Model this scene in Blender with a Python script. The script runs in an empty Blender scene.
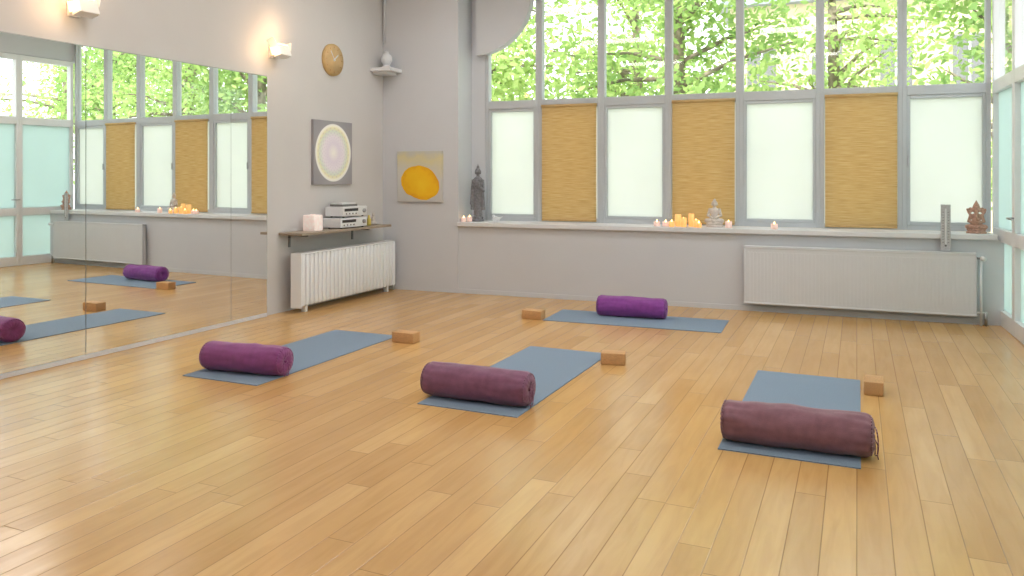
import bpy, bmesh, math, random
from mathutils import Vector, Matrix, noise
random.seed(7)
sc = bpy.context.scene
sc.view_settings.view_transform = 'Standard'
sc.view_settings.look = 'None'
sc.view_settings.exposure = 0.3
R = math.radians

# ---------------------------------------------------------------- materials
def srgb(r, g, b):
    f = lambda c: (c/255/12.92) if c/255 <= 0.04045 else ((c/255+0.055)/1.055)**2.4
    return (f(r), f(g), f(b), 1)

class NT:
    def __init__(s, name):
        s.m = bpy.data.materials.new(name); s.m.use_nodes = True
        s.t = s.m.node_tree; s.t.nodes.clear()
        s.out = s.t.nodes.new('ShaderNodeOutputMaterial')
    def n(s, typ, **kw):
        nd = s.t.nodes.new(typ)
        for k, v in kw.items():
            if hasattr(nd, k): setattr(nd, k, v)
        return nd
    def l(s, a, b): s.t.links.new(a, b)
    def math(s, op, a, b=None, c=None):
        nd = s.n('ShaderNodeMath', operation=op)
        for i, v in enumerate((a, b, c)):
            if v is None: continue
            if isinstance(v, (int, float)): nd.inputs[i].default_value = v
            else: s.l(v, nd.inputs[i])
        return nd.outputs[0]
    def ramp(s, fac, stops, interp='LINEAR'):
        nd = s.n('ShaderNodeValToRGB'); cr = nd.color_ramp; cr.interpolation = interp
        while len(cr.elements) < len(stops): cr.elements.new(0.5)
        for e, (p, c) in zip(cr.elements, stops): e.position = p; e.color = c
        s.l(fac, nd.inputs[0]); return nd.outputs[0]
    def mix(s, fac, a, b, mode='MIX'):
        nd = s.n('ShaderNodeMix', data_type='RGBA', blend_type=mode)
        for idx, v in ((0, fac), (6, a), (7, b)):
            if isinstance(v, (int, float)): nd.inputs[idx].default_value = v
            elif isinstance(v, tuple): nd.inputs[idx].default_value = v
            else: s.l(v, nd.inputs[idx])
        return nd.outputs[2]

def mat(name, col, rough=0.5, metal=0.0, nscale=30, namt=0.08, bump=0.0, bscale=200, emis=None, estr=0, spec=0.5, sheen=0, stretch=None):
    m = NT(name)
    p = m.n('ShaderNodeBsdfPrincipled')
    tc = m.n('ShaderNodeTexCoord'); src = tc.outputs['Object']
    if stretch:
        mp = m.n('ShaderNodeMapping'); mp.inputs['Scale'].default_value = stretch
        m.l(src, mp.inputs[0]); src = mp.outputs[0]
    ns = m.n('ShaderNodeTexNoise'); ns.inputs['Scale'].default_value = nscale; ns.inputs['Detail'].default_value = 4
    m.l(src, ns.inputs['Vector'])
    dark = tuple(c*(1-namt*1.5) for c in col[:3])+(1,)
    lite = tuple(min(1, c*(1+namt)) for c in col[:3])+(1,)
    c = m.ramp(ns.outputs[0], [(0.3, dark), (0.7, lite)])
    m.l(c, p.inputs['Base Color'])
    p.inputs['Roughness'].default_value = rough; p.inputs['Metallic'].default_value = metal
    p.inputs['Specular IOR Level'].default_value = spec
    if sheen: p.inputs['Sheen Weight'].default_value = sheen
    if bump:
        n2 = m.n('ShaderNodeTexNoise'); n2.inputs['Scale'].default_value = bscale
        m.l(src, n2.inputs['Vector'])
        b = m.n('ShaderNodeBump'); b.inputs['Strength'].default_value = bump; b.inputs['Distance'].default_value = 0.004
        m.l(n2.outputs[0], b.inputs['Height']); m.l(b.outputs[0], p.inputs['Normal'])
    if emis:
        p.inputs['Emission Color'].default_value = emis; p.inputs['Emission Strength'].default_value = estr
    m.l(p.outputs[0], m.out.inputs[0])
    return m.m

# floor boards
def floor_mat():
    m = NT('oak_boards'); p = m.n('ShaderNodeBsdfPrincipled')
    tc = m.n('ShaderNodeTexCoord'); mp = m.n('ShaderNodeMapping')
    mp.inputs['Rotation'].default_value = (0, 0, R(2.3)); m.l(tc.outputs['Object'], mp.inputs[0])
    sp = m.n('ShaderNodeSeparateXYZ'); m.l(mp.outputs[0], sp.inputs[0])
    W, L = 0.125, 1.5
    u = m.math('DIVIDE', sp.outputs[0], W); row = m.math('FLOOR', u); fu = m.math('FRACT', u)
    wn = m.n('ShaderNodeTexWhiteNoise', noise_dimensions='1D'); m.l(row, wn.inputs['W'])
    v0 = m.math('DIVIDE', sp.outputs[1], L); v = m.math('ADD', v0, m.math('MULTIPLY', wn.outputs[0], 7.31))
    col = m.math('FLOOR', v); fv = m.math('FRACT', v)
    cx = m.n('ShaderNodeCombineXYZ'); m.l(row, cx.inputs[0]); m.l(col, cx.inputs[1])
    w2 = m.n('ShaderNodeTexWhiteNoise', noise_dimensions='2D'); m.l(cx.outputs[0], w2.inputs['Vector'])
    du = m.math('MULTIPLY', m.math('MINIMUM', fu, m.math('SUBTRACT', 1, fu)), W)
    dv = m.math('MULTIPLY', m.math('MINIMUM', fv, m.math('SUBTRACT', 1, fv)), L)
    d = m.math('MINIMUM', du, dv)
    seam = m.math('SUBTRACT', 1, m.math('MINIMUM', 1, m.math('DIVIDE', d, 0.0034)))
    mg = m.n('ShaderNodeMapping'); mg.inputs['Scale'].default_value = (22, 2.2, 1); m.l(mp.outputs[0], mg.inputs[0])
    ofs = m.n('ShaderNodeVectorMath', operation='ADD'); m.l(mg.outputs[0], ofs.inputs[0])
    cz = m.n('ShaderNodeCombineXYZ'); m.l(m.math('MULTIPLY', w2.outputs[0], 40), cz.inputs[2]); m.l(cz.outputs[0], ofs.inputs[1])
    g = m.n('ShaderNodeTexNoise'); g.inputs['Scale'].default_value = 1.0; g.inputs['Detail'].default_value = 6; g.inputs['Distortion'].default_value = 0.8
    m.l(ofs.outputs[0], g.inputs['Vector'])
    base = m.ramp(w2.outputs[0], [(0, srgb(204, 159, 99)), (0.5, srgb(213, 169, 108)), (1, srgb(222, 180, 120))])
    gr = m.ramp(g.outputs[0], [(0.3, (0.89, 0.86, 0.82, 1)), (0.6, (1, 1, 1, 1))])
    c = m.mix(1.0, base, gr, 'MULTIPLY')
    big = m.n('ShaderNodeTexNoise'); big.inputs['Scale'].default_value = 0.9; m.l(mp.outputs[0], big.inputs['Vector'])
    c = m.mix(1.0, c, m.ramp(big.outputs[0], [(0.35, (0.91, 0.88, 0.85, 1)), (0.65, (1.0, 1.0, 1.0, 1))]), 'MULTIPLY')
    c = m.mix(m.math('MULTIPLY', seam, 0.7), c, srgb(116, 74, 38))
    m.l(c, p.inputs['Base Color'])
    rr = m.ramp(g.outputs[0], [(0.3, (0.24,)*3+(1,)), (0.7, (0.17,)*3+(1,))]); m.l(rr, p.inputs['Roughness'])
    p.inputs['Specular IOR Level'].default_value = 0.65
    b = m.n('ShaderNodeBump'); b.inputs['Strength'].default_value = 0.3; b.inputs['Distance'].default_value = 0.002
    mid = m.n('ShaderNodeTexNoise'); mid.inputs['Scale'].default_value = 6; m.l(mp.outputs[0], mid.inputs['Vector'])
    h = m.math('SUBTRACT', m.math('MULTIPLY', g.outputs[0], 0.12), seam)
    h = m.math('ADD', h, m.math('MULTIPLY', mid.outputs[0], 1.8))
    m.l(h, b.inputs['Height']); m.l(b.outputs[0], p.inputs['Normal'])
    m.l(p.outputs[0], m.out.inputs[0]); return m.m

def glass_mat():
    m = NT('clear_glass'); t = m.n('ShaderNodeBsdfTransparent'); t.inputs[0].default_value = (0.98, 0.99, 0.985, 1)
    g = m.n('ShaderNodeBsdfGlossy'); g.inputs['Roughness'].default_value = 0.02
    lw = m.n('ShaderNodeLayerWeight'); lw.inputs['Blend'].default_value = 0.5
    f = m.math('ADD', m.math('MULTIPLY', m.math('POWER', lw.outputs['Facing'], 5), 0.6), 0.025)
    x = m.n('ShaderNodeMixShader'); m.l(f, x.inputs[0]); m.l(t.outputs[0], x.inputs[1]); m.l(g.outputs[0], x.inputs[2])
    m.l(x.outputs[0], m.out.inputs[0]); return m.m

def frosted_mat(name, tint):
    m = NT(name); t = m.n('ShaderNodeBsdfTranslucent')
    tc = m.n('ShaderNodeTexCoord'); ns = m.n('ShaderNodeTexNoise'); ns.inputs['Scale'].default_value = 1.6
    m.l(tc.outputs['Object'], ns.inputs['Vector'])
    c = m.ramp(ns.outputs[0], [(0.3, tuple(x*0.95 for x in tint[:3])+(1,)), (0.7, tint)])
    m.l(c, t.inputs[0])
    d = m.n('ShaderNodeBsdfDiffuse'); d.inputs[0].default_value = (0.88, 0.88, 0.89, 1)
    x = m.n('ShaderNodeMixShader'); x.inputs[0].default_value = 0.15
    m.l(t.outputs[0], x.inputs[1]); m.l(d.outputs[0], x.inputs[2])
    m.l(x.outputs[0], m.out.inputs[0]); return m.m

def blind_mat():
    m = NT('woven_bamboo'); tc = m.n('ShaderNodeTexCoord')
    w = m.n('ShaderNodeTexWave', wave_type='BANDS', bands_direction='Z'); w.inputs['Scale'].default_value = 22; w.inputs['Distortion'].default_value = 1.5
    w.inputs['Detail'].default_value = 2
    m.l(tc.outputs['Object'], w.inputs['Vector'])
    mp = m.n('ShaderNodeMapping'); mp.inputs['Scale'].default_value = (6, 6, 160); m.l(tc.outputs['Object'], mp.inputs[0])
    n = m.n('ShaderNodeTexNoise'); n.inputs['Scale'].default_value = 1; n.inputs['Detail'].default_value = 5; m.l(mp.outputs[0], n.inputs['Vector'])
    c = m.ramp(n.outputs[0], [(0.3, srgb(220, 190, 136)), (0.5, srgb(238, 214, 162)), (0.72, srgb(250, 234, 194))])
    c = m.mix(m.math('MULTIPLY', w.outputs[0], 0.2), c, srgb(204, 170, 112))
    d = m.n('ShaderNodeBsdfDiffuse'); t = m.n('ShaderNodeBsdfTranslucent'); m.l(c, d.inputs[0]); m.l(c, t.inputs[0])
    x = m.n('ShaderNodeMixShader'); x.inputs[0].default_value = 0.54; m.l(d.outputs[0], x.inputs[1]); m.l(t.outputs[0], x.inputs[2])
    m.l(x.outputs[0], m.out.inputs[0]); return m.m

def leaf_mat(name, c1, c2):
    m = NT(name); g = m.n('ShaderNodeNewGeometry')
    c = m.ramp(g.outputs['Random Per Island'], [(0, c1), (1, c2)])
    d = m.n('ShaderNodeBsdfDiffuse'); t = m.n('ShaderNodeBsdfTranslucent'); m.l(c, d.inputs[0]); m.l(c, t.inputs[0])
    x = m.n('ShaderNodeMixShader'); x.inputs[0].default_value = 0.5; m.l(d.outputs[0], x.inputs[1]); m.l(t.outputs[0], x.inputs[2])
    m.l(x.outputs[0], m.out.inputs[0]); return m.m

def mirror_mat():
    m = NT('mirror_silver'); g = m.n('ShaderNodeBsdfGlossy'); g.inputs['Roughness'].default_value = 0.0
    g.inputs[0].default_value = (0.92, 0.94, 0.93, 1); m.l(g.outputs[0], m.out.inputs[0]); return m.m

def mandala_mat():
    m = NT('mandala_canvas'); p = m.n('ShaderNodeBsdfPrincipled'); tc = m.n('ShaderNodeTexCoord')
    sp = m.n('ShaderNodeSeparateXYZ'); m.l(tc.outputs['Object'], sp.inputs[0])
    r = m.math('SQRT', m.math('ADD', m.math('POWER', sp.outputs[0], 2), m.math('POWER', sp.outputs[2], 2)))
    a = m.math('ARCTAN2', sp.outputs[0], sp.outputs[2])
    pet = m.math('MULTIPLY', m.math('SINE', m.math('MULTIPLY', a, 24)), m.math('MULTIPLY', m.math('SINE', m.math('MULTIPLY', r, 120)), 0.5))
    q = m.math('DIVIDE', r, 0.53)
    G = srgb(160, 158, 162)
    c = m.ramp(q, [(0.0, srgb(252, 250, 244)), (0.2, srgb(234, 226, 238)), (0.35, srgb(240, 234, 240)), (0.46, srgb(226, 234, 220)),
                   (0.52, srgb(240, 237, 200)), (0.565, srgb(250, 248, 234)), (0.60, srgb(244, 242, 240)), (0.615, G), (1.0, srgb(146, 144, 150))])
    inside = m.math('LESS_THAN', q, 0.55)
    c = m.mix(m.math('MULTIPLY', m.math('MULTIPLY', m.math('MAXIMUM', pet, 0), inside), 0.8), c, srgb(206, 184, 210))
    m.l(c, p.inputs['Base Color']); p.inputs['Roughness'].default_value = 0.8
    m.l(p.outputs[0], m.out.inputs[0]); return m.m

def orange_mat():
    m = NT('orange_canvas'); p = m.n('ShaderNodeBsdfPrincipled'); tc = m.n('ShaderNodeTexCoord')
    sp = m.n('ShaderNodeSeparateXYZ'); m.l(tc.outputs['Object'], sp.inputs[0])
    n = m.n('ShaderNodeTexNoise'); n.inputs['Scale'].default_value = 6; n.inputs['Detail'].default_value = 8; m.l(tc.outputs['Object'], n.inputs['Vector'])
    X = m.math('SUBTRACT', sp.outputs[0], 0.01); Z = m.math('ADD', sp.outputs[2], 0.075)
    ca, sa = math.cos(R(-14)), math.sin(R(-14))
    x = m.math('DIVIDE', m.math('ADD', m.math('MULTIPLY', X, ca), m.math('MULTIPLY', Z, sa)), 1.28)
    z = m.math('SUBTRACT', m.math('MULTIPLY', Z, ca), m.math('MULTIPLY', X, sa))
    r = m.math('SQRT', m.math('ADD', m.math('POWER', x, 2), m.math('POWER', z, 2)))
    r = m.math('ADD', r, m.math('MULTIPLY', m.math('SUBTRACT', n.outputs[0], 0.5), 0.06))
    q = m.math('DIVIDE', r, 0.3)
    disc = m.ramp(m.math('ADD', q, m.math('MULTIPLY', m.math('SUBTRACT', n.outputs[0], .5), .8)), [(0, srgb(250, 206, 36)), (0.5, srgb(246, 190, 18)), (0.75, srgb(232, 162, 12))])
    isin = m.math('LESS_THAN', q, 0.68)
    n2 = m.n('ShaderNodeTexNoise'); n2.inputs['Scale'].default_value = 3; n2.inputs['Detail'].default_value = 9; m.l(tc.outputs['Object'], n2.inputs['Vector'])
    zz = m.math('ADD', sp.outputs[2], m.math('MULTIPLY', m.math('SUBTRACT', n2.outputs[0], 0.5), 0.6))
    bg = m.ramp(m.math('ADD', m.math('DIVIDE', zz, 0.63), 0.5), [(0.0, srgb(194, 192, 190)), (0.45, srgb(206, 204, 198)), (0.66, srgb(210, 204, 182)), (0.85, srgb(214, 204, 160)), (1, srgb(196, 194, 186))])
    c = m.mix(isin, bg, disc)
    m.l(c, p.inputs['Base Color']); p.inputs['Roughness'].default_value = 0.7
    m.l(p.outputs[0], m.out.inputs[0]); return m.m

WALL = mat('wall_paint', srgb(207, 209, 214), 0.85, nscale=1.5, namt=0.015, bump=0.15, bscale=60)
WALLW = mat('left_wall_paint', srgb(207, 204, 204), 0.85, nscale=1.2, namt=0.02, bump=0.15, bscale=60)
CEIL = mat('ceiling_paint', srgb(228, 228, 230), 0.9, nscale=2, namt=0.01)
FLOOR = floor_mat()
GLASS = glass_mat()
FROST = frosted_mat('frosted_glass', (0.86, 0.87, 0.865, 1))
FROSTR = frosted_mat('frosted_door_glass', (0.60, 0.70, 0.68, 1))
FRAME = mat('window_frame_paint', srgb(190, 195, 200), 0.5, nscale=4, namt=0.02)
SILL = mat('sill_paint', srgb(222, 223, 227), 0.45, nscale=4, namt=0.02)
BLIND = blind_mat()
WHITE = mat('white_enamel', srgb(228, 230, 233), 0.4, nscale=5, namt=0.015)
RADM = mat('radiator_enamel', srgb(214, 216, 221), 0.5, nscale=5, namt=0.01)
RADW = mat('column_radiator_enamel', srgb(240, 242, 246), 0.4, nscale=5, namt=0.01)
MIRROR = mirror_mat()
MATF = mat('yoga_mat_foam', srgb(128, 146, 166), 0.8, nscale=150, namt=0.10, bump=0.3, bscale=350)
CORK = mat('block_cork', srgb(204, 158, 108), 0.7, nscale=60, namt=0.16, stretch=(1, 6, 6))
WOODL = mat('light_wood', srgb(208, 174, 118), 0.5, nscale=18, namt=0.10, stretch=(1, 8, 1))
DARK = mat('dark_plastic', srgb(45, 45, 48), 0.4)
GREYE = mat('grey_edge', srgb(120, 120, 120), 0.5)
STONE = mat('grey_stone', srgb(128, 128, 134), 0.6, nscale=40, namt=0.25)
STONEL = mat('pale_stone', srgb(212, 204, 198), 0.6, nscale=40, namt=0.12)
TERRA = mat('terracotta', srgb(186, 146, 128), 0.65, nscale=50, namt=0.2)
METAL = mat('brushed_metal', srgb(170, 170, 172), 0.3, metal=1.0)
WARM = mat('warm_bulb', srgb(255, 200, 130), 0.5, emis=(1.0, 0.56, 0.22, 1), estr=4)
FLAME = mat('candle_flame', srgb(255, 190, 90), 0.5, emis=(1.0, 0.62, 0.22, 1), estr=7)
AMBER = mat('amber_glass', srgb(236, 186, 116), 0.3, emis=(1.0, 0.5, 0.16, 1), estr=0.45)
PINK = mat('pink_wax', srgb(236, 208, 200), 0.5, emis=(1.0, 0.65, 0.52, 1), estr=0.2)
SALT = mat('glowing_candle_box', srgb(238, 226, 222), 0.5, emis=(1.0, 0.80, 0.72, 1), estr=0.2)
PLATE = mat('grey_plate', srgb(190, 190, 194), 0.5, nscale=60, namt=0.1)
BARK = mat('bark', srgb(140, 128, 112), 0.9, nscale=6, namt=0.3)
LEAF1 = leaf_mat('leaves_green', srgb(154, 184, 108), srgb(204, 222, 148))
LEAF2 = leaf_mat('leaves_deep', srgb(136, 170, 102), srgb(188, 210, 132))
PAVE = mat('pale_gravel', srgb(196, 194, 186), 0.9, nscale=8, namt=0.1)
FACADE = mat('facade_plaster', srgb(232, 216, 184), 0.9, nscale=3, namt=0.05)
ROOF = mat('roof_slate', srgb(150, 158, 165), 0.8)
PANELE = mat('fill_panel_glow', srgb(255, 250, 240), 0.5, emis=(1.0, 0.97, 0.95, 1), estr=13.0)  # emitter for the added, unseen ceiling fill panels

# ---------------------------------------------------------------- mesh builder
class MB:
    def __init__(s, name, loc=(0, 0, 0), rotz=0.0):
        s.name = name; s.bm = bmesh.new(); s.mats = []; s.loc = loc; s.rotz = rotz
    def mi(s, m):
        if m not in s.mats: s.mats.append(m)
        return s.mats.index(m)
    def box(s, c, d, m, bev=0.0, rot=(0, 0, 0), seg=2):
        M = Matrix.Translation(c) @ Matrix.Rotation(rot[2], 4, 'Z') @ Matrix.Rotation(rot[1], 4, 'Y') @ Matrix.Rotation(rot[0], 4, 'X') @ Matrix.Diagonal((d[0], d[1], d[2], 1))
        t = bmesh.new(); bmesh.ops.create_cube(t, size=1, matrix=M)
        if bev: bmesh.ops.bevel(t, geom=t.edges[:], offset=bev, segments=seg, affect='EDGES', profile=0.5)
        s.merge(t, m, bool(bev) and seg > 2)
    def span(s, a, b, m, bev=0.0):
        s.box([(a[i]+b[i])/2 for i in range(3)], [abs(b[i]-a[i]) for i in range(3)], m, bev)
    def merge(s, t, m, smooth=False):
        i = s.mi(m); mp = {}
        for v in t.verts: mp[v] = s.bm.verts.new(v.co)
        for f in t.faces:
            try:
                nf = s.bm.faces.new([mp[v] for v in f.verts]); nf.material_index = i; nf.smooth = smooth
            except ValueError: pass
        t.free()
    def cyl(s, a, b, r1, r2, m, seg=20, smooth=True, caps=True):
        a = Vector(a); b = Vector(b); d = b-a
        t = bmesh.new()
        q = d.to_track_quat('Z', 'Y').to_matrix().to_4x4()
        bmesh.ops.create_cone(t, cap_ends=caps, segments=seg, radius1=r1, radius2=max(r2, 1e-4), depth=d.length, matrix=Matrix.Translation((a+b)/2) @ q)
        s.merge(t, m, smooth)
    def ell(s, c, r, m, rot=(0, 0, 0), seg=20):
        t = bmesh.new()
        M = Matrix.Translation(c) @ Matrix.Rotation(rot[2], 4, 'Z') @ Matrix.Rotation(rot[1], 4, 'Y') @ Matrix.Rotation(rot[0], 4, 'X') @ Matrix.Diagonal((r[0], r[1], r[2], 1))
        bmesh.ops.create_uvsphere(t, u_segments=seg, v_segments=seg//2+2, radius=1, matrix=M); s.merge(t, m, True)
    def lathe(s, prof, m, c=(0, 0, 0), seg=28, sx=1, sy=1, smooth=True):
        t = bmesh.new(); rings = []
        for r, z in prof:
            rings.append([t.verts.new((c[0]+sx*r*math.cos(2*math.pi*k/seg), c[1]+sy*r*math.sin(2*math.pi*k/seg), c[2]+z)) for k in range(seg)])
        for i in range(len(rings)-1):
            for k in range(seg):
                t.faces.new((rings[i][k], rings[i][(k+1) % seg], rings[i+1][(k+1) % seg], rings[i+1][k]))
        t.faces.new(rings[0][::-1]); t.faces.new(rings[-1]); s.merge(t, m, smooth)
    def tube(s, pts, r, m, seg=8):
        for i in range(len(pts)-1):
            s.cyl(pts[i], pts[i+1], r, r, m, seg); s.ell(pts[i+1], (r, r, r), m, seg=8)
    def prism(s, poly, y0, y1, m):
        t = bmesh.new(); A = [t.verts.new((x, y0, z)) for x, z in poly]; B = [t.verts.new((x, y1, z)) for x, z in poly]
        t.faces.new(A); t.faces.new(B[::-1]); n = len(poly)
        for i in range(n): t.faces.new((A[i], B[i], B[(i+1) % n], A[(i+1) % n]))
        s.merge(t, m)
    def done(s, remesh=0):
        bmesh.ops.recalc_face_normals(s.bm, faces=s.bm.faces[:])
        me = bpy.data.meshes.new(s.name); s.bm.to_mesh(me); s.bm.free()
        for m in s.mats: me.materials.append(m)
        o = bpy.data.objects.new(s.name, me); sc.collection.objects.link(o)
        o.location = s.loc; o.rotation_euler[2] = s.rotz
        if remesh:
            md = o.modifiers.new('fuse', 'REMESH'); md.mode = 'VOXEL'; md.voxel_size = remesh; md.use_smooth_shade = True
            sm = o.modifiers.new('soft', 'SMOOTH'); sm.iterations = 1
        return o

# ---------------------------------------------------------------- room shell
YB, YW, XR, ZC, YF = 8.46, 8.90, 1.60, 3.9, -2.5
TH = R(2.5); ST, CT = math.sin(TH), math.cos(TH)
def LW(s, o, z=0.0): return (-5.207+s*ST+o*CT, 5.2+s*CT-o*ST, z)   # left wall: along s, out o

b = MB('floor'); b.box((-2.0, 3.4, -0.05), (8.4, 12.8, 0.1), FLOOR); b.done()
b = MB('ceiling'); b.box((-2.0, 3.3, ZC+0.05), (8.4, 12.6, 0.1), CEIL); b.done()
b = MB('wall_left', LW(0, 0), -TH); b.span((-0.2, -7.9, 0), (0, 3.6, ZC), WALLW); b.done()
b = MB('wall_front'); b.span((-6.0, YF-0.1, 0), (1.8, YF, ZC), WALL); b.done()
b = MB('wall_back')
b.span((-4.03, YB, 0), (XR, 9.0, 0.80), WALL)
b.span((-4.03, 8.84, 0.80), (-3.849, 9.0, ZC), WALL)
b.span((-3.849, 8.84, 3.74), (XR, 9.0, ZC), WALL)
b.span((-5.40, 8.45, 0), (-4.03, 9.0, ZC), WALL)
b.done()
b = MB('window_sill'); b.span((-4.03, 8.415, 0.80), (XR-0.06, 8.845, 0.85), SILL, 0.006); b.done()
poly = [(-3.92, 3.6)]+[(-3.92+0.72*math.cos(R(a)), 3.6+0.72*math.sin(R(a))) for a in range(-90, 13, 4)]+[(-3.22, 3.85), (-3.92, 3.85)]
b = MB('trim_1'); b.prism(poly, 8.72, 8.84, WALL); b.done()
b = MB('wall_right'); b.span((XR, YF, 0), (XR+0.2, 1.99, ZC), WALL); b.span((XR, 2.0, 3.31), (XR+0.2, 9.0, ZC), WALL)
b.done()
b = MB('baseboard_left', LW(0, 0), -TH); b.span((0.0, -7.6, 0), (0.030, 1.14, 0.035), SILL, 0.003); b.done()
b = MB('baseboard_back'); b.span((-4.03, YB-0.012, 0), (XR-0.1, YB, 0.05), WALL); b.done()

XM = [-3.849, -3.150, -2.379, -1.596, -0.818, 0.0, 0.781, 1.562]
ZT = 2.27
for i in range(7):
    x0, x1 = XM[i], XM[i+1]; w = 0.042
    b = MB('window_%d' % (i+1))
    b.span((x0, 8.85, 0.85), (x0+w, 8.95, 3.74), FRAME, 0.004); b.span((x1-w, 8.85, 0.85), (x1, 8.95, 3.74), FRAME, 0.004)
    b.span((x0+w, 8.85, 0.85), (x1-w, 8.95, 0.90), FRAME, 0.004)
    b.span((x0+w, 8.85, ZT-0.05), (x1-w, 8.95, ZT+0.05), FRAME, 0.004)
    b.span((x0+w, 8.85, 3.68), (x1-w, 8.95, 3.74), FRAME, 0.004)
    if i % 2 == 0:
        a0, a1, c0, c1 = x0+w, x1-w, 0.90, ZT-0.05
        for (p, q) in (((a0, 8.86, c0), (a0+0.03, 8.92, c1)), ((a1-0.03, 8.86, c0), (a1, 8.92, c1)), ((a0+.03, 8.86, c0), (a1-.03, 8.92, c0+0.035)), ((a0+.03, 8.86, c1-0.035), (a1-.03, 8.92, c1))):
            b.span(p, q, FRAME, 0.004)
        b.span((a0+0.006, 8.84, 1.5), (a0+0.024, 8.86, 1.60), FRAME, 0.003)
    b.span((x0+w, 8.895, 0.90), (x1-w, 8.905, ZT-0.05), FROST)
    b.span((x0+w, 8.895, ZT+0.05), (x1-w, 8.905, 3.68), GLASS)
    b.done()
for i in (1, 3, 5):
    x0, x1 = XM[i]+0.05, XM[i+1]-0.05
    b = MB('bamboo_blind'); b.span((x0, 8.825, 0.88), (x1, 8.832, 2.235), BLIND)
    b.cyl((x0-.005, 8.825, 2.235), (x1+.005, 8.825, 2.235), 0.018, 0.018, BLIND, 12); b.span((x0, 8.815, 0.865), (x1, 8.838, 0.885), WOODL, 0.003)
    b.done()

ys = [8.84, 7.95, 7.0, 6.05, 5.1, 4.1, 3.05, 2.0]
for i in range(7):
    y1, y0 = ys[i], ys[i+1]; w = 0.05
    b = MB('door_%d' % (i+1) if i == 1 else 'window_%d' % (i+8))
    X0, X1 = XR-0.03, XR+0.07
    for (a, c) in (((y0, 0), (y0+w, 3.3)), ((y1-w, 0), (y1, 3.3)), ((y0+w, 0), (y1-w, 0.14)), ((y0+w, 0.78), (y1-w, 0.90)), ((y0+w, ZT-0.06), (y1-w, ZT+0.06)), ((y0+w, 3.22), (y1-w, 3.3))):
        b.span((X0, a[0], a[1]), (X1, c[0], c[1]), WHITE, 0.004)
    b.span((XR+0.015, y0+w, 0.14), (XR+0.025, y1-w, 0.78), FROSTR); b.span((XR+0.015, y0+w, 0.90), (XR+0.025, y1-w, ZT-0.06), FROSTR)
    b.span((XR+0.015, y0+w, ZT+0.06), (XR+0.025, y1-w, 3.22), GLASS)
    if i == 1:
        b.cyl((X0-0.05, y1-0.025, 1.03), (X0, y1-0.025, 1.03), 0.01, 0.01, METAL); b.cyl((X0-0.05, y1-0.025, 1.03), (X0-0.05, y1-0.15, 1.03), 0.009, 0.009, METAL)
    b.done()

for i, (s0, s1) in enumerate([(-3.95, -2.40), (-2.395, -0.858), (-0.852, 0.648), (0.652, 1.138)]):
    b = MB('wall_mirror', LW(0, 0), -TH); b.span((0.0005, s0, 0.038), (0.030, s1, 2.39), MIRROR)
    b.span((0.0005, s0, 2.39), (0.034, s1, 2.396), METAL)
    b.span((0.0005, s1, 0.038), (0.028, s1+0.004, 2.39), GREYE)
    b.done()

# ---------------------------------------------------------------- left wall things
b = MB('column_radiator', LW(0, 0), -TH)
n = 26; s0, s1 = 1.40, 3.16; st = (s1-s0)/n
for k in range(n):
    c = s0+(k+.5)*st
    b.box((0.185, c, 0.335), (0.13, st*0.78, 0.53), RADW, 0.016, seg=3)
b.span((0.15, s0+.02, 0.11), (0.22, s1-.02, 0.17), RADW, 0.01); b.span((0.15, s0+.02, 0.50), (0.22, s1-.02, 0.56), RADW, 0.01)
b.span((0.12, s0+.01, 0.598), (0.25, s1-.01, 0.612), RADW, 0.004)
b.span((0.115, s0-0.014, 0.05), (0.255, s0, 0.612), RADW, 0.004)
for c in (s0+.12, s1-.12): b.span((0.16, c-.02, 0.0), (0.21, c+.02, 0.09), RADW, 0.004)
for c in (s0+.3, s1-.3): b.span((0.0, c-.015, 0.42), (0.13, c+.015, 0.45), RADW)
b.cyl((0.185, s1, 0.14), (0.185, s1+0.05, 0.14), 0.012, 0.012, RADW); b.cyl((0.185, s1+.045, 0.0), (0.185, s1+0.045, 0.14), 0.010, 0.010, RADW)
b.done()
b = MB('wall_shelf', LW(0, 0), -TH)
b.span((0.0, 1.34, 0.795), (0.30, 2.98, 0.820), mat('shelf_wood', srgb(160, 146, 130), 0.5, nscale=10, namt=0.1), 0.003)
for c in (1.5, 2.6): b.span((0.0, c-.012, 0.775), (0.24, c+.012, 0.795), GREYE); b.span((0.0, c-.012, 0.66), (0.012, c+.012, 0.795), GREYE)
b.done()
b = MB('glowing_candle_box', LW(0, 0), -TH)
b.box((0.15, 1.70, 0.905), (0.15, 0.15, 0.17), SALT, 0.012, seg=3); b.lathe([(0.03, 0), (0.03, 0.008), (0.024, 0.012)], SALT, (0.15, 1.70, 0.985), 16); b.done()
b = MB('stereo_system', LW(0, 0), -TH)
for (z0, h, a0, a1) in ((0.832, 0.105, 2.02, 2.52), (0.955, 0.105, 2.06, 2.52)):
    b.span((0.03, a0, z0), (0.27, a1, z0+h), WHITE, 0.008)
    b.span((0.27, a0+.03, z0+0.055), (0.273, a0+.28, z0+0.085), DARK)
    b.cyl((0.27, a1-.07, z0+.055), (0.288, a1-.07, z0+.055), 0.024, 0.022, METAL)
    for k in range(4): b.cyl((0.27, a0+.06+k*.06, z0+.028), (0.277, a0+.06+k*.06, z0+.028), 0.008, 0.008, GREYE, 10)
    for q in (a0+.05, a1-.05): b.cyl((0.08, q, z0-.013), (0.08, q, z0), 0.012, 0.012, DARK, 10); b.cyl((0.24, q, z0-.013), (0.24, q, z0), 0.012, 0.012, DARK, 10)
b.span((0.05, 2.12, 1.061), (0.22, 2.40, 1.085), GREYE, 0.003); b.span((0.06, 2.13, 1.085), (0.21, 2.38, 1.10), WHITE, 0.003)
b.done()
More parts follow.
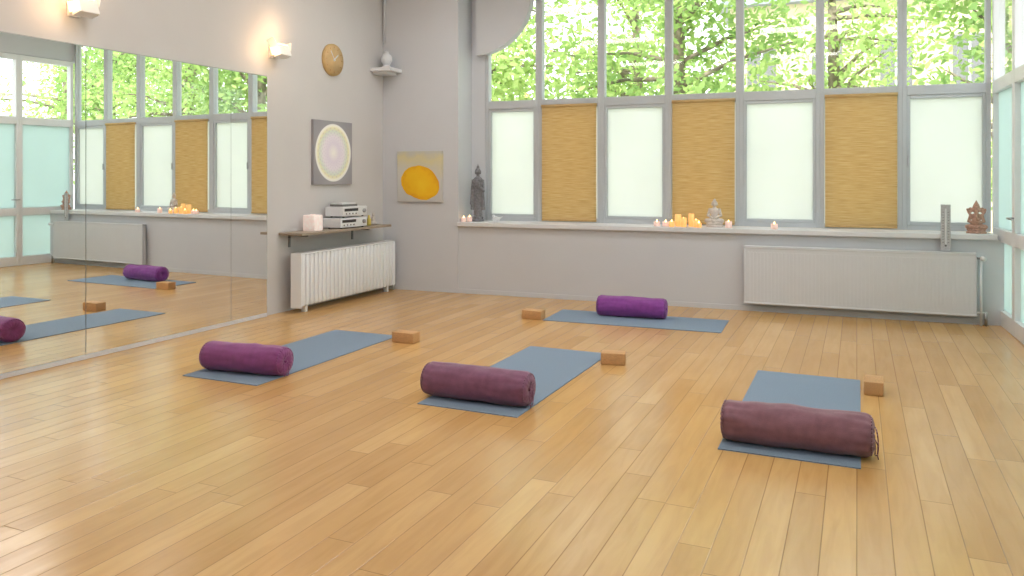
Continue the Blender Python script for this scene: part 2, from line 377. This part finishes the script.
b = MB('seated_figurine', LW(0.0, 0), -TH)
b.ell((0.15, 2.82, 0.845), (0.035, 0.05, 0.025), STONEL); b.ell((0.15, 2.82, 0.885), (0.024, 0.03, 0.045), STONEL); b.ell((0.15, 2.82, 0.945), (0.018, 0.018, 0.022), STONEL)
b.done(0.004)
b = MB('oil_bottle', LW(0, 0), -TH)
b.lathe([(0.024, 0), (0.026, 0.01), (0.026, 0.07), (0.012, 0.09), (0.012, 0.12)], mat('yellow_bottle', srgb(210, 190, 90), 0.3), (0.17, 2.70, 0.82), 18); b.done()

def lwobj(name, s, z, o=0.0): return MB(name, LW(s, o, z), R(90)-TH)
b = lwobj('mandala_painting', 2.207, 1.66, 0.0); MAND = mandala_mat()
b.box((0, -0.018, 0), (0.70, 0.034, 0.71), MAND, 0.003); b.done()
b = MB('orange_sun_painting', (-4.537, 8.45, 1.393)); b.box((0, -0.014, 0), (0.62, 0.026, 0.62), orange_mat(), 0.003); b.done()
b = lwobj('wall_clock', 2.22, 2.704)
def disc_y(b, r0, y0, r1, y1, m): b.cyl((0, y0, 0), (0, y1, 0), r0, r1, m, 40)
disc_y(b, 0.18, 0, 0.178, -0.03, WOODL); disc_y(b, 0.165, -0.030, 0.165, -0.033, mat('clock_face', srgb(214, 182, 132), 0.5, nscale=12, namt=0.08))
disc_y(b, 0.016, -0.033, 0.014, -0.045, WHITE)
for k in range(12):
    a = k*math.pi/6; b.box((0.14*math.sin(a), -0.035, 0.14*math.cos(a)), (0.006, 0.004, 0.02), CORK, rot=(0, a, 0))
b.box((0.03, -0.039, 0.03), (0.012, 0.004, 0.10), WHITE, rot=(0, R(50), 0)); b.box((-0.03, -0.041, 0.04), (0.008, 0.004, 0.13), WHITE, rot=(0, R(-35), 0))
b.done()

def wall_lamp(s, z):
    b = lwobj('wall_lamp', s, z)
    b.box((0, -0.012, 0), (0.10, 0.022, 0.12), WHITE, 0.004)
    b.cyl((0, -0.02, 0), (0, -0.07, 0), 0.014, 0.014, WHITE)
    b.box((0.015, -0.115, 0.0), (0.17, 0.09, 0.11), WHITE, 0.008, rot=(R(-18), 0, 0))
    b.box((0.015, -0.095, 0.064), (0.145, 0.07, 0.008), WARM, rot=(R(-18), 0, 0))
    b.box((-0.08, -0.10, 0.01), (0.012, 0.075, 0.09), WARM, rot=(R(-18), 0, 0))
    b.box((0.112, -0.10, 0.05), (0.006, 0.10, 0.10), WHITE, rot=(R(-18), R(25), 0))
    b.box((-0.105, -0.10, 0.075), (0.006, 0.10, 0.10), WHITE, rot=(R(-18), R(-30), 0))
    b.done()
    for (ds, o, dz, e) in ((-0.18, 0.20, -0.02, 1.6), (0.0, 0.18, 0.24, 1.4)):
        ld = bpy.data.lights.new('wall_lamp_bulb', 'POINT'); ld.energy = e; ld.color = (1, 0.62, 0.32); ld.shadow_soft_size = 0.05
        lo = bpy.data.objects.new('wall_lamp_bulb', ld); lo.location = LW(s+ds, o, z+dz); sc.collection.objects.link(lo)
wall_lamp(1.24, 2.65); wall_lamp(-0.942, 2.66)

b = MB('corner_shelf', (-5.065, 8.45, 2.70)); b.span((-0.01, -0.29, -0.03), (0.27, 0.0, 0.012), WHITE, 0.004); b.span((0.0, -0.24, -0.06), (0.20, 0.0, -0.03), WHITE, 0.004); b.done()
b = MB('buddha_head', (-4.93, 8.31, 2.712)); b.lathe([(0.065, 0), (0.06, 0.02), (0.038, 0.035), (0.04, 0.06)], SILL); b.ell((0, 0, 0.115), (0.066, 0.07, 0.08), SILL)
b.ell((0, 0, 0.19), (0.028, 0.028, 0.03), SILL); b.ell((0, -0.06, 0.115), (0.010, 0.014, 0.02), SILL)
for q in (-1, 1): b.ell((q*0.066, 0, 0.105), (0.008, 0.014, 0.038), SILL)
b.done(0.005)
b = MB('wall_pipe'); b.cyl((-5.03, 8.43, 3.05), (-5.03, 8.43, ZC), 0.014, 0.014, WALL); b.done()

# ---------------------------------------------------------------- back radiator
b = MB('panel_radiator')
x0, x1 = -0.73, 1.36
b.span((x0, 8.36, 0.085), (x1, 8.375, 0.675), RADM, 0.004)
b.span((x0, 8.40, 0.085), (x1, 8.415, 0.675), RADM, 0.004)
nn = 58
for k in range(nn):
    c = x0+0.03+(x1-x0-0.06)*(k+.5)/nn
    b.box((c, 8.3605, 0.37), (0.026, 0.004, 0.50), RADM, 0.0015)
b.span((x0, 8.355, 0.655), (x1, 8.42, 0.682), RADM, 0.004)
b.span((x0, 8.352, 0.088), (x1, 8.362, 0.105), RADM, 0.003)
b.span((x0, 8.355, 0.085), (x0+.012, 8.42, 0.68), RADM, .003); b.span((x1-.012, 8.355, 0.085), (x1, 8.42, 0.68), RADM, .003)
for c in (x0+.25, x1-.25): b.span((c-.02, 8.41, 0.2), (c+.02, 8.46, 0.55), RADM)
b.cyl((x1, 8.39, 0.63), (x1+0.05, 8.39, 0.63), 0.012, 0.012, METAL); b.cyl((x1+0.05, 8.39, 0.63), (x1+0.05, 8.32, 0.63), 0.02, 0.024, WHITE)
b.cyl((x1+.04, 8.39, 0.0), (x1+.04, 8.39, 0.63), 0.011, 0.011, WHITE); b.cyl((x1, 8.39, 0.12), (x1+0.08, 8.39, 0.12), 0.011, 0.011, WHITE); b.cyl((x1+.08, 8.39, 0.0), (x1+.08, 8.39, 0.13), 0.014, 0.014, METAL)
b.done()

# ---------------------------------------------------------------- mats, bolsters, blocks
def yoga_mat(c, w, l, rz):
    b = MB('yoga_mat', (c[0], c[1], 0), rz); t = bmesh.new(); nx, ny = 10, 24
    V = [[t.verts.new(((i/nx-.5)*w, (j/ny-.5)*l, 0.006+0.0006*noise.noise(Vector((i*.7+c[0], j*.7, 0))))) for i in range(nx+1)] for j in range(ny+1)]
    for j in range(ny):
        for i in range(nx): t.faces.new((V[j][i], V[j][i+1], V[j+1][i+1], V[j+1][i]))
    ex = bmesh.ops.extrude_face_region(t, geom=t.faces[:])
    for v in [g for g in ex['geom'] if isinstance(g, bmesh.types.BMVert)]: v.co.z = 0.0005
    b.merge(t, MATF); return b.done()
yoga_mat((-0.116, 4.966), 0.67, 1.76, R(-2.4)); yoga_mat((-1.92, 5.107), 0.67, 1.77, R(-2.9))
yoga_mat((-3.79, 5.10), 0.66, 1.76, R(-2)); yoga_mat((-1.66, 7.46), 0.64, 1.68, R(90))

def fabric(name, col):
    return mat(name, col, 0.85, nscale=25, namt=0.10, bump=0.35, bscale=260, sheen=0.25)
def bolster(c, L, rad, rz, m, cord=1, seed=0, z0=0.0066):
    b = MB('yoga_bolster', (c[0], c[1], z0), rz); t = bmesh.new(); NX, NA = 60, 56; rings = []
    for i in range(NX+1):
        u = -1+2*i/NX; e = abs(u); rr = rad*(1-0.05*e**2-0.10*max(0, (e-0.93)/0.07)**2)
        ring = []
        for k in range(NA):
            a = 2*math.pi*k/NA
            P = Vector((u*2.4+seed, math.cos(a)*1.3, math.sin(a)*1.3))
            d = 0.008*noise.noise(P*1.2)+0.004*noise.noise(Vector((u*1.8+seed, math.cos(a)*4, math.sin(a)*4)))
            d += 0.0022*math.sin(a*14+3*noise.noise(Vector((u*3, seed, 0))))*max(0, (e-0.55)/0.45)
            r = rr+d
            y = r*math.cos(a)*1.05; z = rad*0.93+r*math.sin(a)*0.97
            if z < 0.004: z = 0.001
            ring.append(t.verts.new((u*L/2, y, z)))
        rings.append(ring)
    for i in range(NX):
        for k in range(NA): t.faces.new((rings[i][k], rings[i][(k+1) % NA], rings[i+1][(k+1) % NA], rings[i+1][k]))
    for sgn, ring in ((-1, rings[0]), (1, rings[-1])):
        prev = ring
        for q, (f, ex) in enumerate(((0.90, 0.010), (0.65, 0.016), (0.38, 0.012), (0.12, -0.002))):
            cur = []
            for k in range(NA):
                a = 2*math.pi*k/NA; pl = 0.0035*math.sin(a*16)*(1-f*0.5)
                v0 = ring[k].co; cur.append(t.verts.new((sgn*(L/2+ex+pl), v0.y*f, rad*0.93+(v0.z-rad*0.93)*f)))
            for k in range(NA): t.faces.new((prev[k], prev[(k+1) % NA], cur[(k+1) % NA], cur[k]))
            prev = cur
        t.faces.new(prev)
    b.merge(t, m, True)
    for sgn in (-1, 1):
        pts = []
        for k in range(33):
            a = 2*math.pi*k/32; r = rad*0.885
            pts.append((sgn*(L/2+0.002), r*math.cos(a)*1.05, max(0.004, rad*0.93+r*math.sin(a)*0.97)))
        for k in range(32): b.cyl(pts[k], pts[k+1], 0.0035, 0.0035, m, 6)
    x = L/2+0.012
    if cord:
        lp = [(x+0.008+0.012*math.sin(k/12*math.pi), 0.015-0.075*math.sin(k/12*2*math.pi*0.5)*1.0, rad*0.95+0.07*math.cos(k/12*math.pi)-0.03) for k in range(13)]
        lp += [(x+0.010, 0.02, 0.035), (x+0.004, 0.015, rad*0.9)]
        b.tube(lp, 0.0032, m, 6)
        b.tube([(x+.0, 0, rad*.93), (x+.02, -0.03, rad*.6), (x+.016, -0.045, 0.03), (x+.02, -0.05, 0.006)], 0.0032, m, 6)
    b.cyl((x-.01, 0, rad*.93), (x+0.008, 0, rad*.93), 0.012, 0.008, m, 12)
    return b.done()
bolster((-0.118, 4.27), 0.705, 0.110, R(-1), fabric('plum_fabric_a', srgb(136, 94, 106)), 1, 1.0)
bolster((-1.985, 4.44), 0.69, 0.109, R(-2), fabric('plum_fabric_b', srgb(130, 82, 110)), 1, 5.0)
bolster((-3.80, 4.47), 0.64, 0.106, R(3), fabric('magenta_fabric', srgb(140, 70, 130)), 1, 9.0)
bolster((-1.735, 7.62), 0.66, 0.105, R(1), fabric('violet_fabric', srgb(136, 62, 146)), 0, 13.0)

def block(c, rz, L=0.205):
    b = MB('yoga_block', (c[0], c[1], 0.0005), rz); b.box((0, 0, 0.0425), (L, 0.115, 0.085), CORK, 0.005, seg=3); b.done()
block((-3.255, 5.80), R(-2)); block((-1.435, 5.70), R(10), 0.18); block((0.325, 5.57), R(86)); block((-2.62, 7.21), R(-4))

# ---------------------------------------------------------------- sill items
ZS = 0.8505
b = MB('standing_buddha_statue', (-3.86, 8.65, ZS))
b.lathe([(0.075, 0), (0.08, 0.015), (0.062, 0.035), (0.072, 0.05), (0.055, 0.06)], STONE, sy=0.8)
b.lathe([(0.050, 0.055), (0.058, 0.08), (0.048, 0.2), (0.044, 0.30), (0.054, 0.36), (0.050, 0.40), (0.064, 0.47), (0.066, 0.505), (0.045, 0.53), (0.022, 0.545), (0.020, 0.565)], STONE, sy=0.62)
b.ell((0, -0.005, 0.605), (0.034, 0.036, 0.044), STONE); b.ell((0, 0, 0.655), (0.018, 0.018, 0.02), STONE); b.cyl((0, 0, 0.66), (0, 0, 0.70), 0.012, 0.002, STONE)
b.ell((0, -0.041, 0.60), (0.006, 0.009, 0.011), STONE)
for q in (-1, 1):
    b.ell((q*0.035, 0, 0.595), (0.006, 0.010, 0.026), STONE)
    b.cyl((q*0.06, 0, 0.505), (q*0.078, -0.005, 0.37), 0.021, 0.016, STONE); b.ell((q*0.078, -0.005, 0.37), (0.017,)*3, STONE)
    b.cyl((q*0.024, -0.03, 0.06), (q*0.024, -0.06, 0.055), 0.016, 0.012, STONE)
b.cyl((0.078, -0.005, 0.37), (0.045, -0.07, 0.43), 0.016, 0.012, STONE); b.ell((0.042, -0.075, 0.455), (0.015, 0.010, 0.028), STONE)
b.cyl((-0.078, -0.005, 0.37), (-0.082, -0.02, 0.25), 0.016, 0.012, STONE); b.ell((-0.082, -0.025, 0.225), (0.012, 0.014, 0.03), STONE)
for q in (-1, 1): b.cyl((q*0.06, 0, 0.40), (q*0.072, 0, 0.14), 0.017, 0.024, STONE)
b.done(0.005)

def seated(name, loc, sc_, m, base=True, ganesha=False, rz=0):
    b = MB(name, loc, rz); S = sc_
    v = lambda *p: tuple(x*S for x in p)
    z = 0.0
    if base:
        b.lathe([(0.10*S, 0), (0.105*S, 0.015*S), (0.085*S, 0.03*S), (0.10*S, 0.045*S), (0.095*S, 0.055*S)], m, sx=1.15, sy=0.85); z = 0.055
    for q in (-1, 1):
        b.cyl(v(q*0.03, 0.0, z+.035), v(q*0.10, -0.03, z+.03), 0.036*S, 0.028*S, m); b.ell(v(q*0.10, -0.03, z+.03), v(0.03, 0.03, 0.028), m)
        b.cyl(v(q*0.10, -0.03, z+.03), v(-q*0.02, -0.075, z+.025), 0.026*S, 0.018*S, m)
        b.cyl(v(q*0.062, 0.0, z+.175), v(q*0.085, -0.01, z+.10), 0.021*S, 0.018*S, m); b.ell(v(q*0.062, 0, z+.175), v(0.024, 0.024, 0.024), m)
        b.ell(v(q*0.085, -0.01, z+.10), v(0.019, 0.019, 0.019), m)
        b.cyl(v(q*0.085, -0.01, z+.10), v(q*0.02, -0.065, z+.065), 0.017*S, 0.012*S, m)
    b.lathe([(0.05*S, (z+.02)*S), (0.052*S, (z+.06)*S), (0.044*S, (z+.10)*S), (0.058*S, (z+.16)*S), (0.055*S, (z+.185)*S), (0.022*S, (z+.205)*S), (0.02*S, (z+.225)*S)], m, sy=0.75)
    if not ganesha:
        b.ell(v(0, -.004, z+.262), v(0.036, 0.038, 0.044), m); b.ell(v(0, 0, z+.308), v(0.018, 0.018, 0.018), m); b.ell(v(0, -.042, z+.255), v(0.006, 0.009, 0.011), m)
        for q in (-1, 1): b.ell(v(q*.037, 0, z+.25), v(0.006, 0.01, 0.024), m)
    else:
        b.ell(v(0, -.03, z+.09), v(0.06, 0.05, 0.055), m)
        b.ell(v(0, -.008, z+.25), v(0.046, 0.042, 0.045), m)
        pts = [(0, -.05, z+.235), (0, -.072, z+.19), (.006, -.085, z+.14), (.03, -.09, z+.115), (.045, -.085, z+.13)]
        for k in range(4): b.cyl(v(*pts[k]), v(*pts[k+1]), (0.02-k*.003)*S, (0.017-k*.003)*S, m); b.ell(v(*pts[k+1]), ((0.017-k*.003)*S,)*3, m)
        for q in (-1, 1):
            b.ell(v(q*.066, 0.005, z+.245), v(0.032, 0.009, 0.038), m, rot=(0, 0, q*0.3))
            b.cyl(v(q*.06, 0.01, z+.17), v(q*.10, 0.0, z+.23), 0.016*S, 0.011*S, m); b.ell(v(q*.103, 0, z+.25), v(.012, .01, .02), m)
        b.lathe([(0.046*S, (z+.27)*S), (0.04*S, (z+.295)*S), (0.03*S, (z+.32)*S), (0.014*S, (z+.35)*S), (0.004*S, (z+.375)*S)], m)
    return b.done(0.0045)
seated('seated_buddha_statue', (-1.06, 8.64, ZS), 0.80, STONEL)
seated('ganesha_statue', (1.395, 8.60, ZS), 0.74, TERRA, True, True, R(-10))

def candle(x, y, h=0.06, r=0.03, m=AMBER):
    b = MB('tealight_candle', (x, y, ZS)); b.lathe([(r*0.8, 0), (r, 0.006), (r, h), (r*0.86, h), (r*0.82, h*0.5)], m, seg=20)
    b.cyl((0, 0, h*0.5), (0, 0, h*0.6), r*0.7, r*0.7, WHITE); b.lathe([(0.003, 0), (0.008, 0.010), (0.006, 0.020), (0.001, 0.034)], FLAME, (0, 0, h*0.6+0.01), 10); b.done()
for (x, y, h, r, m) in ((-3.98, 8.50, 0.05, 0.03, PINK), (-3.93, 8.56, 0.06, 0.03, PINK), (-1.66, 8.52, 0.05, 0.035, PINK), (-1.57, 8.55, 0.05, 0.035, PINK), (-1.49, 8.47, 0.06, 0.03, AMBER),
                        (-1.44, 8.58, 0.13, 0.033, AMBER), (-1.37, 8.50, 0.10, 0.033, AMBER), (-1.30, 8.60, 0.14, 0.030, AMBER), (-1.24, 8.52, 0.08, 0.03, AMBER), (-1.20, 8.46, 0.05, 0.028, AMBER), (-0.90, 8.52, 0.07, 0.035, PINK), (-0.44, 8.50, 0.055, 0.035, PINK)):
    candle(x, y, h, r, m)
b = MB('bird_figurine', (-3.60, 8.60, ZS)); b.ell((0, 0, 0.035), (0.05, 0.028, 0.032), WHITE); b.ell((-0.03, 0, 0.07), (0.018, 0.017, 0.018), WHITE); b.cyl((0.03, 0, 0.04), (0.085, 0, 0.065), 0.018, 0.004, WHITE)
b.cyl((-0.045, 0, 0.07), (-0.062, 0, 0.067), 0.006, 0.001, WHITE); b.cyl((0, 0, 0), (0, 0, 0.02), 0.02, 0.016, WHITE); b.done(0.004)
b = MB('wall_thermometer', (1.11, 8.405, 0.69)); b.box((0, 0, 0.22), (0.085, 0.012, 0.44), PLATE, 0.004)
b.box((0, -0.008, 0.23), (0.012, 0.006, 0.34), WHITE, 0.002)
for k in range(12): b.box((0.022, -0.007, 0.08+k*.026), (0.014, 0.002, 0.003), DARK); b.box((-0.022, -0.007, 0.08+k*.026), (0.014, 0.002, 0.003), DARK)
b.ell((0, -0.01, 0.05), (0.010, 0.006, 0.010), GREYE); b.done()

# ---------------------------------------------------------------- ceiling fill panels, added out of view to brighten the room
for (x, y) in ((-3.4, 1.0), (-0.3, 1.0), (-3.4, 4.0), (-0.3, 4.0), (-3.4, 6.8), (-0.3, 6.8)):
    b = MB('ceiling_fill_panel', (x, y, ZC)); b.box((0, 0, -0.03), (1.34, 0.5, 0.058), WHITE, 0.006); b.box((0, 0, -0.062), (1.28, 0.44, 0.008), PANELE); b.done()

# ---------------------------------------------------------------- outside
b = MB('ground_outside'); b.box((0, 30, -0.45), (120, 90, 0.1), PAVE); b.done()
def tree(x, y, H, spread, nleaf, lm, zmin=1.2, lsize=0.085, seed=0):
    rnd = random.Random(seed)
    b = MB('garden_tree', (x, y, -0.398))
    b.cyl((0, 0, 0), (0.1, 0, H*0.4), 0.20, 0.14, BARK, 14); b.cyl((0.1, 0, H*0.4), (0.0, 0.1, H*0.85), 0.14, 0.05, BARK, 12)
    cl = []
    for k in range(26):
        a = rnd.uniform(0, 6.283); z0 = rnd.uniform(0.28, 0.8)*H; r = spread*rnd.uniform(0.3, 1.0)
        end = Vector((r*math.cos(a), r*math.sin(a), z0+rnd.uniform(-0.1, 0.25)*H*0.6)); mid = Vector((end.x*.5, end.y*.5, (z0+end.z)/2+0.1))
        b.cyl((0.05, 0, z0), mid, 0.06, 0.035, BARK, 6); b.cyl(mid, end, 0.035, 0.012, BARK, 6); cl += [end, mid, end.lerp(mid, .5)]
    for k in range(26):
        cl.append(Vector((rnd.uniform(-1, 1)*spread, rnd.uniform(-1, 1)*spread*.7, rnd.uniform(zmin, H))))
    i = b.mi(lm); bm = b.bm
    for k in range(nleaf):
        c = rnd.choice(cl); p = c+Vector((rnd.gauss(0, .38), rnd.gauss(0, .38), rnd.gauss(0, .30)))
        if p.z < zmin*0.7: continue
        d = Vector((rnd.gauss(0, 1), rnd.gauss(0, 1), rnd.gauss(0, .7)-.4)).normalized(); n_ = Vector((rnd.gauss(0, 1), rnd.gauss(0, 1), rnd.gauss(0, 1)))
        w = d.cross(n_)
        if w.length < 1e-3: continue
        w.normalize(); s = lsize*rnd.uniform(.6, 1.3)
        vs = [bm.verts.new(q) for q in (p-d*s, p-d*s*.2+w*s*.45, p+d*s*.5+w*s*.3, p+d*s, p+d*s*.5-w*s*.3, p-d*s*.2-w*s*.45)]
        f = bm.faces.new(vs); f.material_index = i
    me = bpy.data.meshes.new('garden_tree'); bm.to_mesh(me); bm.free()
    for m in b.mats: me.materials.append(m)
    o = bpy.data.objects.new('garden_tree', me); o.location = b.loc; sc.collection.objects.link(o)
for k, (x, y, H, sp, nl, lm) in enumerate(((-6.2, 14, 7.5, 2.2, 9000, LEAF1), (-2.6, 15.0, 8.0, 2.2, 9000, LEAF2), (0.2, 18.5, 8.5, 2.2, 4500, LEAF1), (2.9, 14.5, 7.5, 2.2, 8500, LEAF2),
        (6.5, 15.5, 8.0, 2.6, 8000, LEAF1), (11, 16.5, 8, 2.8, 8000, LEAF2), (-10.5, 18, 8.5, 3.0, 6000, LEAF2), (-4.5, 20, 9, 2.8, 7000, LEAF1), (15.5, 18, 8.5, 3, 6000, LEAF1), (8, 8.0, 7.5, 2.3, 5000, LEAF2), (8, 3.0, 7.5, 2.3, 5000, LEAF1))):
    tree(x, y, H, sp, nl, lm, seed=k+3)
b = MB('neighbour_house', (1.2, 27, -0.4)); b.span((-4, 0, 0), (6, 6, 7.4), FACADE); b.prism([(-4.4, 7.4), (6.4, 7.4), (4.5, 9.6), (-2.5, 9.6)], -0.4, 6.4, ROOF)
for fx in (-3, -1, 1, 3, 5):
    for fz in (1.2, 4.4): b.span((fx-.45, -.05, fz), (fx+.45, .02, fz+1.7), GREYE); b.span((fx-.55, -.08, fz-.1), (fx+.55, -.05, fz), WHITE); b.span((fx-.03, -.08, fz), (fx+.03, -.05, fz+1.7), WHITE)
b.done()

# ---------------------------------------------------------------- light
w = bpy.data.worlds.new('sky'); sc.world = w; w.use_nodes = True; nt = w.node_tree; nt.nodes.clear()
o = nt.nodes.new('ShaderNodeOutputWorld'); bg = nt.nodes.new('ShaderNodeBackground'); tc = nt.nodes.new('ShaderNodeTexCoord'); sp = nt.nodes.new('ShaderNodeSeparateXYZ')
rp = nt.nodes.new('ShaderNodeValToRGB'); rp.color_ramp.elements[0].position = 0.45; rp.color_ramp.elements[0].color = (0.95, 0.96, 0.96, 1)
rp.color_ramp.elements[1].position = 0.9; rp.color_ramp.elements[1].color = (0.86, 0.93, 1.0, 1)
mp = nt.nodes.new('ShaderNodeMapRange'); mp.inputs[1].default_value = -1; mp.inputs[2].default_value = 1
nt.links.new(tc.outputs['Generated'], sp.inputs[0]); nt.links.new(sp.outputs[2], mp.inputs[0]); nt.links.new(mp.outputs[0], rp.inputs[0]); nt.links.new(rp.outputs[0], bg.inputs[0]); nt.links.new(bg.outputs[0], o.inputs[0])
bg.inputs[1].default_value = 3.0
sd = bpy.data.lights.new('sun', 'SUN'); sd.energy = 4.5; sd.angle = R(2); sd.color = (1, 0.96, 0.9)
so = bpy.data.objects.new('sun', sd); so.rotation_euler = (R(48), 0, R(-30)); sc.collection.objects.link(so)

# ---------------------------------------------------------------- camera
cd = bpy.data.cameras.new('camera'); cd.sensor_width = 36; cd.lens = 780/1024*36; cd.shift_y = -112/1024
co = bpy.data.objects.new('camera', cd); co.location = (0, 0, 1.4); co.rotation_euler = (R(90), 0, R(21.55)); sc.collection.objects.link(co); sc.camera = co
